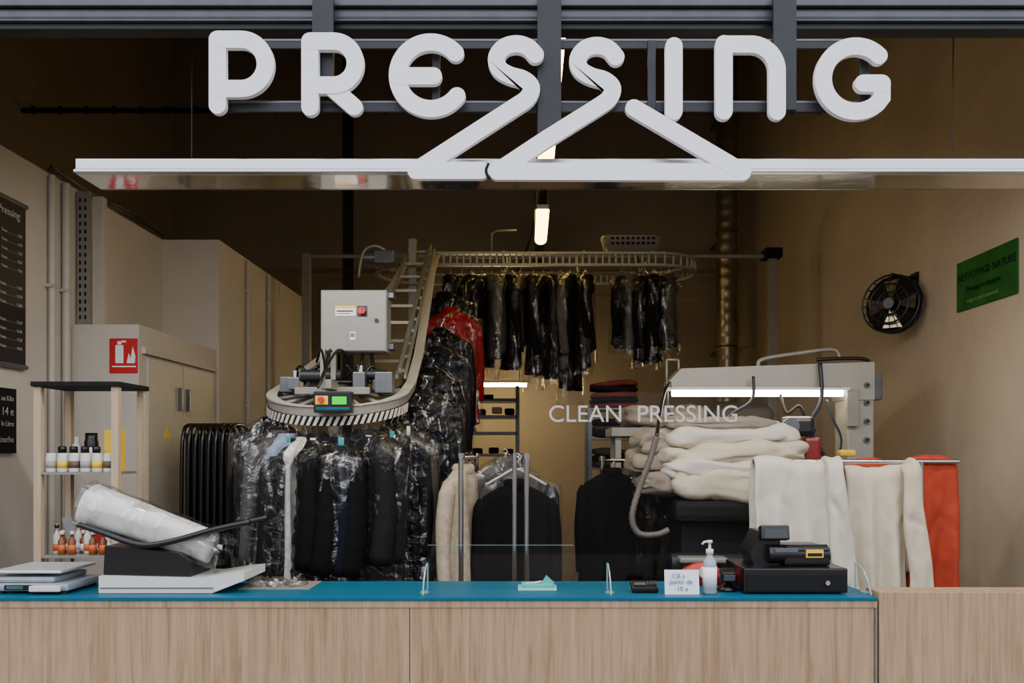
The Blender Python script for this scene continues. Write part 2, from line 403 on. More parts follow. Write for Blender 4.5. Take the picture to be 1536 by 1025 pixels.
# price board
BRD=pm('board_brown_black',(34,29,26),.5,var=.1)
b=B('price_board'); b.bb((-2.898,4.2,2.1),(-2.872,4.97,3.0),BRD,.003)
b.cyl((-2.875,4.2,3.01),(-2.875,4.98,3.01),.014,GRST); b.cyl((-2.875,4.2,2.09),(-2.875,4.98,2.09),.014,GRST); o=b.done()
text('title','Pressing',(-2.87,4.91,2.92),.062,CHALK,RL,o,align='RIGHT')
for i in range(14):
    if i in (5,9): continue
    text('price_row','Veste . . . . . . .  %d,%d0'%(5+i,i%9),(-2.87,4.93,2.82-i*.049),.024,CHALK,RL,o,ext=.0004,align='RIGHT')
b=B('notice_board'); b.bb((-2.898,4.2,1.6),(-2.872,4.88,1.96),BLKM,.003); o=b.done()
for t,z,s_ in (('Prix au Kilo',1.89,.04),('14 e',1.81,.065),('le Litre',1.75,.04),('Couche',1.66,.05)): text('line',t,(-2.87,4.85,z),s_,CHALK,RL,o,ext=.0004,align='RIGHT')
# fire sign
b=B('fire_extinguisher_sign'); p=S(165,560,5.52); q=S(207,508,5.52)
b.bb((p.x,5.512,p.z),(q.x,5.519,q.z),RED,.002)
def fb(u0,v0,u1,v1): 
    a=S(u0,v1,5.51); c=S(u1,v0,5.51); b.bb((a.x,5.509,a.z),(c.x,5.512,c.z),PAPER,.001)
fb(173,518,185,545); fb(176,512,182,517); fb(182,511,189,514)
for pts in ([(190,545),(193,530),(196,538),(199,520),(203,535),(202,545)],):
    b.prism([(S(u,v,5.51).x,S(u,v,5.51).z) for u,v in pts],5.509,5.512,PAPER)
fb(168,549,204,551); b.done()
# green banner
b=B('nature_cleaning_banner'); b.bb((XR-.012,4.98,2.52),(XR-.002,5.68,2.84),GRN,.003); o=b.done()
DG=pm('dark_green_text',(5,22,7),.7,spec=.2); PG=pm('pale_green_text',(90,130,70),.7,spec=.2)
text('line_a','NETTOYAGE NATURE',(XR-.014,5.66,2.71),.068,DG,RR,o)
text('line_b','Pressing ecologique',(XR-.014,5.55,2.63),.05,DG,RR,o)
text('line_c','respect environnement',(XR-.014,5.55,2.56),.04,PG,RR,o)
# wall fan
b=B('wall_fan'); c=Vector((2.60,6.2,2.67)); ax=Vector((-.72,-.69,0)).normalized()
for R_,off in ((.205,0),(.205,.07),(.14,-.02),(.08,-.025)): b.torus(c-ax*off,ax,R_,.007 if off<=0 else .006,BLK)
a=ax.orthogonal().normalized(); d=ax.cross(a)
for i in range(20):
    t=2*math.pi*i/20; e=a*math.cos(t)+d*math.sin(t)
    b.tube([c+ax*.028+e*.03,c+ax*.02+e*.12,c+e*.205,c-ax*.07+e*.205],.003,BLK,5)
b.cyl(c+ax*.03,c+ax*.022,.04,GRST); b.cyl(c-ax*.02,c-ax*.16,.055,BLK)
b.cyl(c-ax*.072,c-ax*.075,.2,BLKM,n=32)
FB=pm('fan_blade_metal',(150,138,122),.3,.8)
for i in range(4):
    t=math.pi/2*i+.3; e=a*math.cos(t)+d*math.sin(t); g=a*math.cos(t+.7)+d*math.sin(t+.7)
    b.add([c-ax*.02+e*.03,c-ax*.005+e*.18,c-ax*.05+g*.18,c-ax*.04+g*.04],[[0,1,2,3]],FB)
b.tube([c-ax*.03+Vector((0,0,.215)),c+Vector((.1,.1,.22)),(XR,c.y+.1,c.z+.2)],.01,BLK); b.cyl(c-ax*.12,(XR,c.y+.12,c.z),.012,BLK)
b.bb((XR-.012,c.y+.05,c.z-.08),(XR,c.y+.17,c.z+.24),BLK); b.done()

# ------------------------------------------------------------ garments
GC={'black':(10,10,12),'char':(24,23,25),'navy':(14,17,28),'grey':(74,72,70),'lgrey':(120,120,122),'blue':(126,142,168),'beige':(168,154,132),'white':(196,192,184),'red':(130,12,18),'brown':(50,40,34),'taupe':(66,60,54),'olive':(52,50,40)}
def gm(k): return pm('fabric_'+k,GC[k],.85,var=.18,scale=30,bump=.15,bscale=120,spec=.12)
def garment(b,hook,ang,L=.9,w=.21,d=.055,col='black',film=True,style='coat',seed=0,drop=.10,sleeves=True,lean=0):
    hook=Vector(hook); rn=random.Random(seed); ca,sa=math.cos(ang),math.sin(ang)
    T=lambda u,v,z: hook+Vector((ca*u-sa*v,sa*u+ca*v,z))
    mat=gm(col) if col in GC else col
    b.tube([T(0,0,-drop),T(0,0,-.03),T(0.012,0,-.005),T(.02,0,.01),T(.008,0,.024),T(-.008,0,.018)],.0028,CHR,6)
    N=32; rings=[]; ph=rn.random()*6; kf=rn.choice([4,5,6,7])
    lv=[(0,.05,.045),(.02,.062,.05),(.035,.10,.05),(.06,w*.72,.054),(.085,w*.93,.058),(.12,w,.06)]
    K=24
    for k in range(1,K+1):
        s=k/K; lv.append((.12+s*(L-.12),w*(.97+.10*s+.03*math.sin(ph+s*5)),d*(1.05+.5*s)))
    for dz,hw_,hd in lv:
        s=dz/L; r=[]
        for i in range(N):
            t=2*math.pi*i/N; cu=math.cos(t); cv=math.sin(t)
            u=hw_*math.copysign(abs(cu)**.8,cu); v=hd*math.copysign(abs(cv)**.7,cv)
            am=.012+.026*s if dz>.05 else .002
            v+=am*math.sin(kf*u/ w*1.6+ph+.6*math.sin(s*3+ph))*(.4+.6*abs(cv))
            nn=noise.noise((u*12+seed,v*12,dz*1.8))*.10*(.3+s)
            sc=1+nn
            if style=='puff' and dz>.06:
                pf=abs(math.sin(math.pi*dz/.085))**.6; v*=1+.35*pf; u*=1+.07*pf
            zz=-drop-dz+ (.012*math.sin(3*t+ph)*s)
            r.append(T(u*(1+nn*.3),v*sc+lean*s,zz))
        rings.append(r)
    b.loft(rings,mat,True,True)
    if style!='plain':
        b.loft([[T(.055*math.cos(2*math.pi*i/16)*k1,.05*math.sin(2*math.pi*i/16)*k1,-drop+zz) for i in range(16)] for k1,zz in ((1.15,-.04),(1.3,-.005),(1.0,.015),(.75,-.01))],mat)
    if sleeves:
        for sg in (-1,1):
            pts=[];rs=[]; SL=min(.60,L*.72); sw=rn.uniform(-.02,.02)
            for k in range(13):
                s=k/12
                pts.append(T(sg*(w*.93+.03*math.sin(s*2)),-.02*s+sw*s+.02*math.sin(s*3),-drop-.10-s*SL))
                r0=.050*(1-.25*s)+.002*math.sin(s*12+ph)
                if style=='puff': r0=.056+.012*abs(math.sin(math.pi*s*SL/.085))
                if k==0: r0=.03
                rs.append(r0)
            b.tube(pts,rs,mat,10)
    if film:
        rings=[]; N=34; LL=L+rn.uniform(.05,.16); lv=[(-.06,.012,.012),(-.02,.05,.04),(.03,.14,.07),(.08,w+.05,.085)]
        for k in range(1,25): s=k/24; lv.append((.08+s*(LL-.08),w+.06-.02*s,(d+.035)*(1+.35*s)))
        for dz,hw_,hd in lv:
            s=max(dz,0)/LL; r=[]
            for i in range(N):
                t=2*math.pi*i/N; cu=math.cos(t); cv=math.sin(t)
                q=1+.22*noise.noise((math.cos(t)*2.2+seed*3.1,math.sin(t)*2.2,dz*4))*(.3+s)
                q2=1+.35*noise.noise((math.cos(t)*3+seed,math.sin(t)*3+9,dz*6))+.2*noise.noise((math.cos(t)*8+seed,math.sin(t)*8+9,dz*19))
                r.append(T(hw_*math.copysign(abs(cu)**.8,cu)*(.94+.06*q),hd*math.copysign(abs(cv)**.7,cv)*q*q2+lean*s,-drop-dz))
            rings.append(r)
        b.loft(rings,FILM)

# ------------------------------------------------------------ conveyor
b=B('garment_conveyor')
cxr,cyr,R0=-1.09,5.05,.38
def ringpt(deg,R=R0):
    a=math.radians(deg); y=cyr+R*math.sin(a); x=cxr+R*math.cos(a)
    return Vector((x,y,1.93-.11*max(0,-math.sin(a))))
path=cr([(-1.02,7.5,3.27),(-1.05,7.0,2.98),(-1.10,6.6,2.75),(-1.20,6.05,2.44),(-1.34,5.6,2.18),(-1.44,5.25,2.0)],4)
path+= [ringpt(180+180*i/24) for i in range(25)]
path+= [Vector((-.70,5.25,2.0)),Vector((-.70,5.6,2.2)),Vector((-.73,6.3,2.62)),Vector((-.77,7.1,3.1)),Vector((-.78,7.5,3.28))]
b.band(path,.045,.04,LTST)
b.band([p+Vector((0,0,.03)) for p in path],.01,.06,CREAM)
tm=pm('conveyor_teeth',(190,184,170),.5)
b.band([ringpt(182+176*i/40,R0+.014)-Vector((0,0,.05)) for i in range(41)],.05,.02,BLKM)
for i in range(34):
    a0=183+174*i/34; a1=a0+2.6; sk=3.2
    def rp(a,R,dz): return ringpt(a,R)-Vector((0,0,dz))
    vs=[rp(a0,R0+.029,.026),rp(a1,R0+.029,.026),rp(a1-sk,R0+.029,.074),rp(a0-sk,R0+.029,.074),rp(a0,R0+.02,.026),rp(a1,R0+.02,.026),rp(a1-sk,R0+.02,.074),rp(a0-sk,R0+.02,.074)]
    b.add(vs,[[0,1,2,3],[7,6,5,4],[0,3,7,4],[1,5,6,2],[3,2,6,7]],tm)
def lad(p0,p1,w,n,h=.05,t=.03):
    p0=Vector(p0);p1=Vector(p1)
    for o in (0,w): b.band([p0+Vector((o,0,0)),(p0+p1)/2+Vector((o,0,0)),p1+Vector((o,0,0))],h,t,LTST)
    for i in range(n):
        p=p0.lerp(p1,(i+.5)/n); b.bb((p.x,p.y-.01,p.z-.02),(p.x+w,p.y+.01,p.z),LTST)
lad((-.96,5.25,2.10),(-1.02,7.5,3.40),.19,8,.03,.018)
lad((-.78,5.2,2.06),(-.84,7.4,3.34),.05,12,.025,.015)
for x,y in ((-1.16,5.22),(-.96,7.3)):
    b.bb((x-.03,y-.03,0),(x+.03,y+.03,2.2 if y<6 else 3.4),LTST); b.bb((x-.2,y-.2,0),(x+.2,y+.2,.012),LTST)
b.bb((-1.44,5.1,1.94),(-.74,5.15,1.98),LTST,.003); b.bb((-1.3,4.85,1.93),(-.88,4.89,1.97),LTST,.003)
b.bb((-1.12,4.7,1.95),(-1.06,5.3,2.0),LTST,.003)
for x,y,h in ((-1.32,4.95,.07),(-1.22,5.05,.1),(-.95,4.95,.1),(-.85,5.02,.07)):
    b.bb((x-.035,y-.05,1.96),(x+.035,y+.05,1.96+h),GRST,.006); b.cyl((x,y,1.96+h),(x,y,2.0+h),.02,CHR)
b.cyl((-1.28,4.92,2.04),(-1.05,4.92,2.04),.035,DKST); b.cyl((-1.0,4.98,2.05),(-.8,4.98,2.05),.03,DKST)
for x in (-1.15,-1.09): b.bb((x-.014,4.88,1.95),(x+.014,4.91,2.19),LTST,.003)
for k in range(8):
    a=180+180*(k+.5)/8; p=ringpt(a,R0-.02); q=Vector((cxr,cyr-.02,1.97)).lerp(p,.45); b.tube([q,p],.012,LTST,6)
for s_ in range(3):
    b.tube(cr([(-1.0-.1*s_,4.95,2.12),(-1.05-.05*s_,4.85,2.18),(-1.1,4.72,2.05),(-1.12,4.65,1.95)]),.007,BLK,6)
for s_,(xa,xb) in enumerate(((-1.38,-1.15),(-.82,-1.02),(-1.3,-.95))):
    b.tube(cr([(xa,5.05,2.0),((xa*2+xb)/3,4.98,2.10),((xa+xb*2)/3,4.95,2.02),(xb,4.9,2.1)]),.008,BLK,6)
b.bb((-.86,4.90,1.94),(-.76,5.0,2.06),GRST,.006); b.bb((-1.42,4.98,1.95),(-1.34,5.08,2.04),GRST,.006)
# drive unit at the top of the incline
b.bb((-1.22,6.9,3.12),(-1.06,7.05,3.22),GRST,.01); b.cyl((-1.30,6.95,3.17),(-1.2,6.95,3.17),.05,GRST); b.tube(cr([(-1.34,6.9,3.0),(-1.3,6.9,3.2),(-1.2,6.9,3.25),(-1.1,6.95,3.2)]),.012,LTST)
# upper oval track
up=[]; X0,X1,Yc,r=-.95,1.12,7.95,.42; ZU=3.28
for i in range(17): a=math.pi/2+math.pi*i/16; up.append(Vector((X0+r*math.cos(a),Yc+r*math.sin(a),ZU)))
for i in range(1,12): up.append(Vector((X0+(X1-X0)*i/12,Yc-r,ZU)))
for i in range(17): a=-math.pi/2+math.pi*i/16; up.append(Vector((X1+r*math.cos(a),Yc+r*math.sin(a),ZU)))
for i in range(1,12): up.append(Vector((X1+(X0-X1)*i/12,Yc+r,ZU)))
b.band([p+Vector((0,0,.055)) for p in up],.02,.06,LTST,True); b.band([p-Vector((0,0,.045)) for p in up],.022,.04,LTST,True)
N=len(up)
for i in range(N):
    p,q=up[i],up[(i+1)%N]; n=max(1,int((q-p).length/.045))
    for k in range(n):
        c=p.lerp(q,k/n); b.bb((c.x-.008,c.y-.008,c.z-.04),(c.x+.008,c.y+.008,c.z+.05),LTST)
ZP=3.56; xl_=(460-CX)*8.62/F; xr_=(1158-CX)*8.62/F
b.cyl((xl_,8.62,ZP),(xr_,8.62,ZP),.022,LTST)
for x in (-.9,-.2,.5,1.1):
    b.tube([(x,8.62,ZP),(x,8.37,ZU+.07),(x,7.53,ZU+.07)],.014,LTST)
for x in (xl_,xr_):
    b.bb((x-.04,8.58,0),(x+.04,8.66,ZP+.02),LTST,.004)
x=(1145-CX)*8.62/F; b.bb((x,8.5,ZP-.03),(x+.16,8.72,ZP+.06),BLKM)
b.tube([(-.35,8.6,ZP),(-.35,8.6,ZP+.22),(-.30,8.6,ZP+.25),(-.1,8.6,ZP+.25)],.012,LTST)
b.done()

b=B('electrical_cabinet')
p=S(481,528,4.9); q=S(580,435,4.9)
b.bb((p.x,4.9,p.z),(q.x,5.06,q.z),CAB,.006); b.bb((p.x+.006,4.892,p.z+.006),(q.x-.006,4.9,q.z-.006),CAB,.003)
def lb(u0,v0,u1,v1,mat,t=.003,y=4.892):
    a=S(u0,v1,y); c=S(u1,v0,y); b.bb((a.x,y-t,a.z),(c.x,y,c.z),mat,.0008)
lb(503,459,534,474,PAPER); lb(503,459,534,463,YEL,.004); lb(505,466,530,468,INK,.004); lb(505,470,526,471,INK,.004)
lb(536,459,551,475,BLK,.004)
c=S(543,467,4.885); b.cyl(c,c-Vector((0,.02,0)),.02,RED); b.bb((c.x-.005,c.y-.032,c.z-.017),(c.x+.005,c.y-.02,c.z+.017),RED,.002)
c=S(565,481,4.89); b.cyl(c,c-Vector((0,.008,0)),.012,BLK); lb(525,498,533,510,PAPER); lb(526,500,532,506,GRST,.004)
for v in (443,520): c=S(584,v,4.95); b.bb((q.x,4.95,c.z-.015),(q.x+.03,5.05,c.z+.015),GRST,.002)
b.bb((p.x+.05,5.06,p.z+.02),(q.x-.05,5.12,p.z+.06),GRST); b.bb((-1.19,5.06,2.1),(-1.13,5.25,2.24),GRST)
b.tube(cr([(q.x-.1,4.98,p.z),(q.x-.1,5.0,p.z-.08),(q.x-.16,4.95,p.z-.16),(-1.1,4.85,2.0)]),.012,BLK)
b.tube(cr([(q.x-.15,4.98,p.z),(q.x-.16,5.0,p.z-.1),(q.x-.1,4.95,p.z-.17)]),.01,BLK); b.done()
b=B('conveyor_control_box')
p=S(470,619,4.56); q=S(527,587,4.56)
b.bb((p.x,4.56,p.z),(q.x,4.63,q.z),BLK,.006)
lb(496,593,522,609,BLKM,.002,4.56); lb(498,595,520,607,LCD,.003,4.56); lb(473,594,492,607,YEL,.002,4.56)
c=S(482,600,4.555); b.cyl(c,c-Vector((0,.02,0)),.016,RED); lb(474,611,524,615,TEAL,.002,4.56); b.done()

b=B('bagged_coats_on_conveyor')
seq=[('black','coat'),('char','coat'),('black','coat'),('char','coat'),('grey','coat'),('blue','plain'),('char','coat'),('white','plain'),('black','puff'),('black','puff'),('navy','coat'),('black','puff'),('char','puff'),('black','coat'),('char','coat'),('black','coat'),('taupe','coat'),('black','coat')]
n=len(seq)
for i,(c,st) in enumerate(seq):
    dg=184+170*(i+.5)/n; p=ringpt(dg,R0+.0)-Vector((0,0,.075))
    garment(b,p,math.radians(dg)+random.uniform(-.34,.34),L=random.uniform(.82,.98),w=random.uniform(.15,.17) if st=='plain' else random.uniform(.17,.2),d=.028 if st=='plain' else .046,col=c,style=st,seed=i+3,drop=random.uniform(.04,.10),sleeves=(st!='plain'))
    if i%2==0: b.box(p+Vector((math.cos(math.radians(dg))*.07,math.sin(math.radians(dg))*.07,-.09)),(.03,.004,.05),pm('ticket_teal',(40,150,160),.6) if i%4 else PAPER,Matrix.Rotation(math.radians(dg)+1.5,3,'Z'))
for i,(x,y,c) in enumerate(((-.66,5.22,'black'),(-.64,5.42,'char'),(-.63,5.7,'black'),(-.62,6.0,'navy'),(-.62,6.3,'black'),(-.58,6.65,'red'),(-.66,6.95,'black'))):
    z=2.0+(y-5.25)*.585-.06
    garment(b,(x,y,z),random.uniform(-.25,.1),L=.88,w=.2,col=c,seed=40+i,drop=.06)
b.done()
b=B('bagged_clothes_on_upper_track')
us=[(676,'black',.9),(692,'char',.95),(706,'black',.98),(722,'black',.9),(738,'grey',.75),(752,'grey',.8),(766,'black',.8),(780,'taupe',.72),(800,'black',.95),(815,'black',.95),(828,'black',.88),(842,'grey',.9),(856,'black',1.0),(868,'char',.85),(880,'black',.82),(932,'black',.8),(946,'grey',.75),(966,'black',.95),(980,'black',.98),(992,'char',.8),(1004,'taupe',.7)]
for i,(u,c,L) in enumerate(us):
    garment(b,((u-CX)*7.53/F,7.53,3.20),math.pi/2+random.uniform(-.45,.45),L=L*random.uniform(.74,1.0),w=random.uniform(.12,.18),d=.03,col=c,seed=70+i,style='plain' if i%2 else 'coat',drop=.07,sleeves=(i%3!=1))
b.done()

# ------------------------------------------------------------ centre garment racks
def rack(name,x0,x1,y0,y1,z):
    b=B(name)
    for x,y in ((x0,y0),(x1,y1)):
        b.cyl((x,y,.05),(x,y,z),.014,CHR); b.cyl((x,y,z),(x,y,z+.03),.02,CHR)
    b.cyl((x0,y0,z),(x1,y1,z),.013,CHR); b.cyl((x0,y0,.12),(x1,y1,.12),.012,CHR)
    d=Vector((x1-x0,y1-y0,0)).normalized(); nn=Vector((-d.y,d.x,0))
    for x,y in ((x0,y0),(x1,y1)):
        c=Vector((x,y,.06)); b.tube([c-nn*.2,c+nn*.2],.014,CHR)
        for s_ in (-1,1): b.cyl(c+nn*.2*s_-d*.01+Vector((0,0,-.032)),c+nn*.2*s_+d*.012+Vector((0,0,-.032)),.027,BLK)
    return b
b=rack('garment_rack',-.355,-.33,4.68,5.7,1.57); b.done()
b=B('beige_coat'); garment(b,(-.36,4.93,1.575),1.15,L=.98,w=.19,d=.055,col='beige',film=False,seed=5,drop=.05); b.done()
b=B('brown_coat'); garment(b,(-.36,5.2,1.58),.9,L=1.0,w=.18,d=.055,col='taupe',film=True,seed=6,drop=.05); b.done()
b=rack('garment_rack',-.0,-.02,4.66,5.6,1.57); b.cyl((-.065,4.66,.1),(-.065,4.66,1.60),.013,CHR); b.done()
def hanger(b,c,ang,w,mat):
    c=Vector(c); d=Vector((math.cos(ang),math.sin(ang),0))
    b.tube([c+Vector((0,0,-.06)),c,c+d*.02+Vector((0,0,.02)),c+Vector((0,0,.035))],.003,CHR,6)
    b.tube(cr([c-d*w+Vector((0,0,-.15)),c-d*w*.5+Vector((0,0,-.10)),c+Vector((0,0,-.06)),c+d*w*.5+Vector((0,0,-.10)),c+d*w+Vector((0,0,-.15))],4),.008,mat,8)
b=B('black_coat'); garment(b,(-.06,4.88,1.56),.05,L=.98,w=.20,d=.06,col='black',film=False,seed=15,drop=.12); hanger(b,(-.06,4.88,1.57),.05,.17,CREAM); b.done()
b=B('black_coat'); garment(b,(-.05,5.2,1.57),.15,L=1.0,w=.21,d=.06,col='navy',film=True,seed=16,drop=.08); b.done()
b=B('grey_jacket'); garment(b,(-.13,5.04,1.60),.35,L=.35,w=.16,d=.05,col='grey',film=True,seed=17,drop=.04); b.done()
b=rack('garment_rack',.50,1.0,5.75,5.95,1.55); b.done()
for i,(x,y,a,c,L) in enumerate(((.56,5.70,.25,'black',.78),(.78,5.82,.5,'navy',.8),(.97,5.9,.1,'black',.9))):
    b=B('black_coat'); garment(b,(x,y,1.54),a,L=L,w=.20,d=.06,col=c,film=(i==1),seed=25+i,drop=.05); b.done()

# ------------------------------------------------------------ back shelf with light
b=B('lit_shelving_unit'); Y=9.6
def sb(u0,v0,u1,v1,y0,y1,mat):
    a=S(u0,v1,Y); c=S(u1,v0,Y); b.bb((a.x,y0,a.z),(c.x,y1,c.z),mat,.002)
for u in (688,776): a=S(u,600,Y); b.bb((a.x-.02,Y,0),(a.x+.02,Y+.04,2.35),GRST); b.bb((a.x-.02,Y+.4,0),(a.x+.02,Y+.44,2.35),GRST)
for v in (600,625,650,683,760,830): a=S(688,v,Y);c=S(776,v,Y); b.bb((a.x,Y,a.z-.015),(c.x,Y+.44,a.z+.015),GRST)
for u,v,c in ((700,616,'black'),(720,618,'char'),(745,615,'beige'),(764,617,'black'),(705,645,'black'),(715,677,'char'),(740,676,'black'),(762,678,'brown')):
    a=S(u,v,Y); b.box((a.x,Y+.15,a.z),(.11,.2,.07),gm(c),bev=.02)
sb(715,592,740,600,Y,Y+.1,BLKM); b.done()
b=B('tube_lamp'); a=S(695,577,10.3); c=S(792,577,10.3)
b.bb((a.x,10.3,a.z+.02),(c.x,10.38,a.z+.05),WPL,.004); b.cyl((a.x+.02,10.34,a.z),(c.x-.02,10.34,a.z),.024,TUBEB)
for x in (a.x+.1,c.x-.1): b.cyl((x,10.34,a.z+.05),(x,10.34,3.5),.006,DKST,n=6)
b.done()
b=B('laundry_basket'); a=S(905,378,8.4); c=S(997,352,8.4)
rings=[]
for z,k in ((3.585,.9),(c.z,1.0),(c.z+.01,1.03),(c.z-.005,.97),(3.60,.87)):
    hx=(c.x-a.x)/2*k; hy=.16*k; mx=(a.x+c.x)/2
    rings.append([(mx+hx*math.copysign(abs(math.cos(t))**.4,math.cos(t)),8.4+.2+hy*math.copysign(abs(math.sin(t))**.4,math.sin(t)),z) for t in [2*math.pi*i/28 for i in range(28)]])
b.loft(rings,LTST,True,True)
for i in range(9):
    for j in range(2): b.bb((a.x+.08+i*.05,8.425,3.635+j*.05),(a.x+.105+i*.05,8.445,3.655+j*.05),BLKM)
b.done()

# ------------------------------------------------------------ right: pressing machine with lamp
b=B('pressing_machine'); Y=5.6
def mb(u0,v0,u1,v1,y0,y1,mat,bev=.01):
    a=S(u0,v1,Y); c=S(u1,v0,Y); b.bb((a.x,y0,a.z),(c.x,y1,c.z),mat,bev)
ENA=pm('machine_enamel',(150,147,139),.4,.1,var=.05)
poly=[(u,v) for u,v in ((1004,572),(1022,553),(1312,543),(1312,600),(1270,600),(1262,580),(1010,584))]
b.prism([(S(u,v,Y).x,S(u,v,Y).z) for u,v in poly],Y,Y+.25,ENA)
mb(1272,596,1312,715,Y+.01,Y+.24,ENA); a=S(1285,700,Y); b.bb((a.x-.05,Y+.02,0),(a.x+.12,Y+.3,1.5),ENA,.01)
mb(1312,560,1326,600,Y+.02,Y+.1,GRST)
for v in (578,604,632,660): c=S(1300,v,Y); b.cyl(c,c-Vector((0,.012,0)),.018,GRST); b.cyl(c-Vector((0,.012,0)),c-Vector((0,.02,0)),.009,BLK)
mb(1268,585,1286,640,Y-.03,Y+.01,LTST,.004)
mb(1000,582,1270,586,Y-.06,Y+.02,WPL,.002)
p=S(1008,590,Y-.02); q=S(1264,590,Y-.02); b.cyl((p.x,Y-.02,p.z),(q.x,Y-.02,q.z),.022,TUBEW)
b.tube([S(1000,540,Y+.1),S(1000,585,Y+.1)],.008,LTST); b.tube([S(1018,540,Y+.1),S(1018,560,Y+.1)],.008,LTST); b.tube([S(1000,540,Y+.1),S(1018,540,Y+.1)],.008,LTST)
b.tube(cr([S(1140,555,Y+.12),S(1142,540,Y+.12),S(1200,530,Y+.12),S(1250,525,Y+.12),S(1260,540,Y+.12)]),.014,LTST)
b.tube(cr([S(1225,540,Y+.05),S(1262,538,Y+.05),S(1300,540,Y+.05),S(1306,556,Y+.05)]),.012,BLK)
BLU=pm('blue_cable',(20,32,48),.5)
b.tube(cr([S(1130,565,Y-.05),S(1128,600,Y-.08),S(1100,620,Y-.08),S(1075,640,Y-.1),S(1040,640,Y-.1),S(1005,620,Y-.1),S(1000,585,Y-.05)]),.010,BLU)
b.tube(cr([S(1230,545,Y-.03),S(1232,600,Y-.06),S(1215,640,Y-.06),S(1240,690,Y-.06),S(1250,700,Y-.06)]),.014,BLU)
b.tube(cr([S(1170,590,Y-.03),S(1180,620,Y-.06),S(1200,610,Y-.06),S(1210,650,Y-.06),S(1198,700,Y-.06)]),.010,BLK)
b.tube(cr([S(1240,600,Y-.03),S(1250,630,Y-.06),S(1262,660,Y-.06),S(1255,700,Y-.06)]),.008,BLU)
a=S(1000,742,5.3); c=S(1215,742,5.3)
b.bb((a.x,5.0,1.20),(c.x,5.6,1.33),BLKM,.04); b.bb((a.x+.05,5.1,.85),(c.x-.05,5.5,1.2),BLKM,.03)
b.bb((a.x+.2,5.15,0),(c.x-.2,5.5,.85),ENA,.01)
b.cyl((a.x-.05,4.85,.98),(c.x-.2,4.85,.98),.06,pm('dark_blue_roll',(14,20,32),.5)); b.bb((a.x+.1,4.85,.9),(a.x+.14,5.15,.95),GRST); b.bb((c.x-.4,4.85,.9),(c.x-.36,5.15,.95),GRST)
b.bb((a.x-.02,4.72,1.0),(a.x+.24,4.95,1.03),LTST,.01); b.bb((a.x+.08,4.8,.0),(a.x+.13,4.86,1.0),LTST)
b.done()
b=B('spotting_gun'); 
c=S(1217,675,5.3); b.box(c,(.10,.08,.15),pm('dark_red_tank',(130,20,24),.35),bev=.02); b.cyl(c+Vector((0,0,.07)),c+Vector((.02,0,.13)),.012,BLK)
c=S(1195,640,5.3); b.box(c,(.2,.1,.12),BLK,bev=.03); b.cyl(c+Vector((-.06,-.05,0)),c+Vector((-.06,-.09,0)),.05,GRST); b.bb(c+Vector((-.02,-.02,-.4)),c+Vector((.02,.02,-.05)),GRST)
c=S(1270,680,5.3); b.box(c,(.1,.06,.04),YEL,bev=.015); b.done()
b=B('vacuum_hose')
pts=cr([S(985,655,4.98),S(975,690,4.98),S(960,730,4.98),S(948,775,4.97),S(958,800,4.97),S(985,802,4.97),S(1003,795,4.98)],10)
b.tube(pts,[.020 if i%2 else .016 for i in range(len(pts))],pm('grey_hose',(92,86,80),.5),12)
b.tube(cr([S(985,655,4.98),S(990,620,5.15),S(996,590,5.3),S(1005,575,5.55)]),.012,BLK); b.done()

def puff(b,c,sz,mat,seed,e=.42,nu=72,nv=26,wr=.02,rot=0,pz=.62,pxy=.42):
    c=Vector(c); rings=[]; f=lambda x,p: math.copysign(abs(x)**p,x); R=Matrix.Rotation(rot,3,'Y')
    for j in range(nv+1):
        ph=-math.pi/2+math.pi*j/nv; r=[]
        for i in range(nu):
            th=2*math.pi*i/nu
            x=f(math.cos(ph),pxy)*f(math.cos(th),e); y=f(math.cos(ph),pxy)*f(math.sin(th),e); z=f(math.sin(ph),pz)
            p=Vector((x*sz[0]/2,y*sz[1]/2,z*sz[2]/2))
            q=noise.noise(p*5+Vector((seed,0,0)))*wr*2.2+noise.noise(Vector((p.x*9,p.y*9,p.z*22+seed)))*wr*1.0
            q+=-1.3*wr*max(0,1-abs(noise.noise(Vector((p.x*3.2+seed,p.y*3.2,p.z*9))))*8)
            p+=Vector((x,y,z*1.2)).normalized()*q; p.z+=.05*noise.noise(Vector((p.x*2.5,seed,0)))*min(1,sz[0])
            r.append(c+R@p)
        rings.append(r)
    b.loft(rings,mat,True,True)
DV=pm('duvet_cream',(200,188,166),.85,var=.04,bump=.25,bscale=30,spec=.2); DVW=pm('duvet_white',(206,198,184),.85,var=.03,bump=.25,bscale=25,spec=.2); DVG=pm('duvet_taupe',(144,132,118),.85,var=.06,bump=.2,spec=.2)
b=B('folded_duvet_pile')
puff(b,(1.24,5.26,1.395),(.80,.50,.15),DV,1); puff(b,(1.20,5.24,1.50),(.86,.52,.14),DVW,2,rot=.05); puff(b,(1.20,5.25,1.60),(.90,.50,.15),DV,3,rot=-.04); puff(b,(1.22,5.27,1.70),(.84,.46,.12),DVW,4,rot=-.03)
puff(b,(1.16,5.27,1.775),(.66,.42,.07),DVG,14,rot=.02)
puff(b,(1.10,5.06,1.43),(.50,.16,.20),DV,15,rot=.18,wr=.012)
puff(b,(.76,5.26,1.42),(.22,.42,.13),DVG,5); puff(b,(.75,5.28,1.54),(.25,.4,.13),DVG,6); puff(b,(.78,5.29,1.66),(.24,.4,.12),DVG,7)
b.done()
b=B('garment_bags_stack'); 
puff(b,(.98,6.3,1.86),(.6,.4,.15),DVG,8); puff(b,(1.5,6.3,1.87),(.5,.4,.14),pm('grey_felt',(64,60,58),.8),9)
b.bb((.6,6.1,1.72),(1.8,6.6,1.78),LTST); 
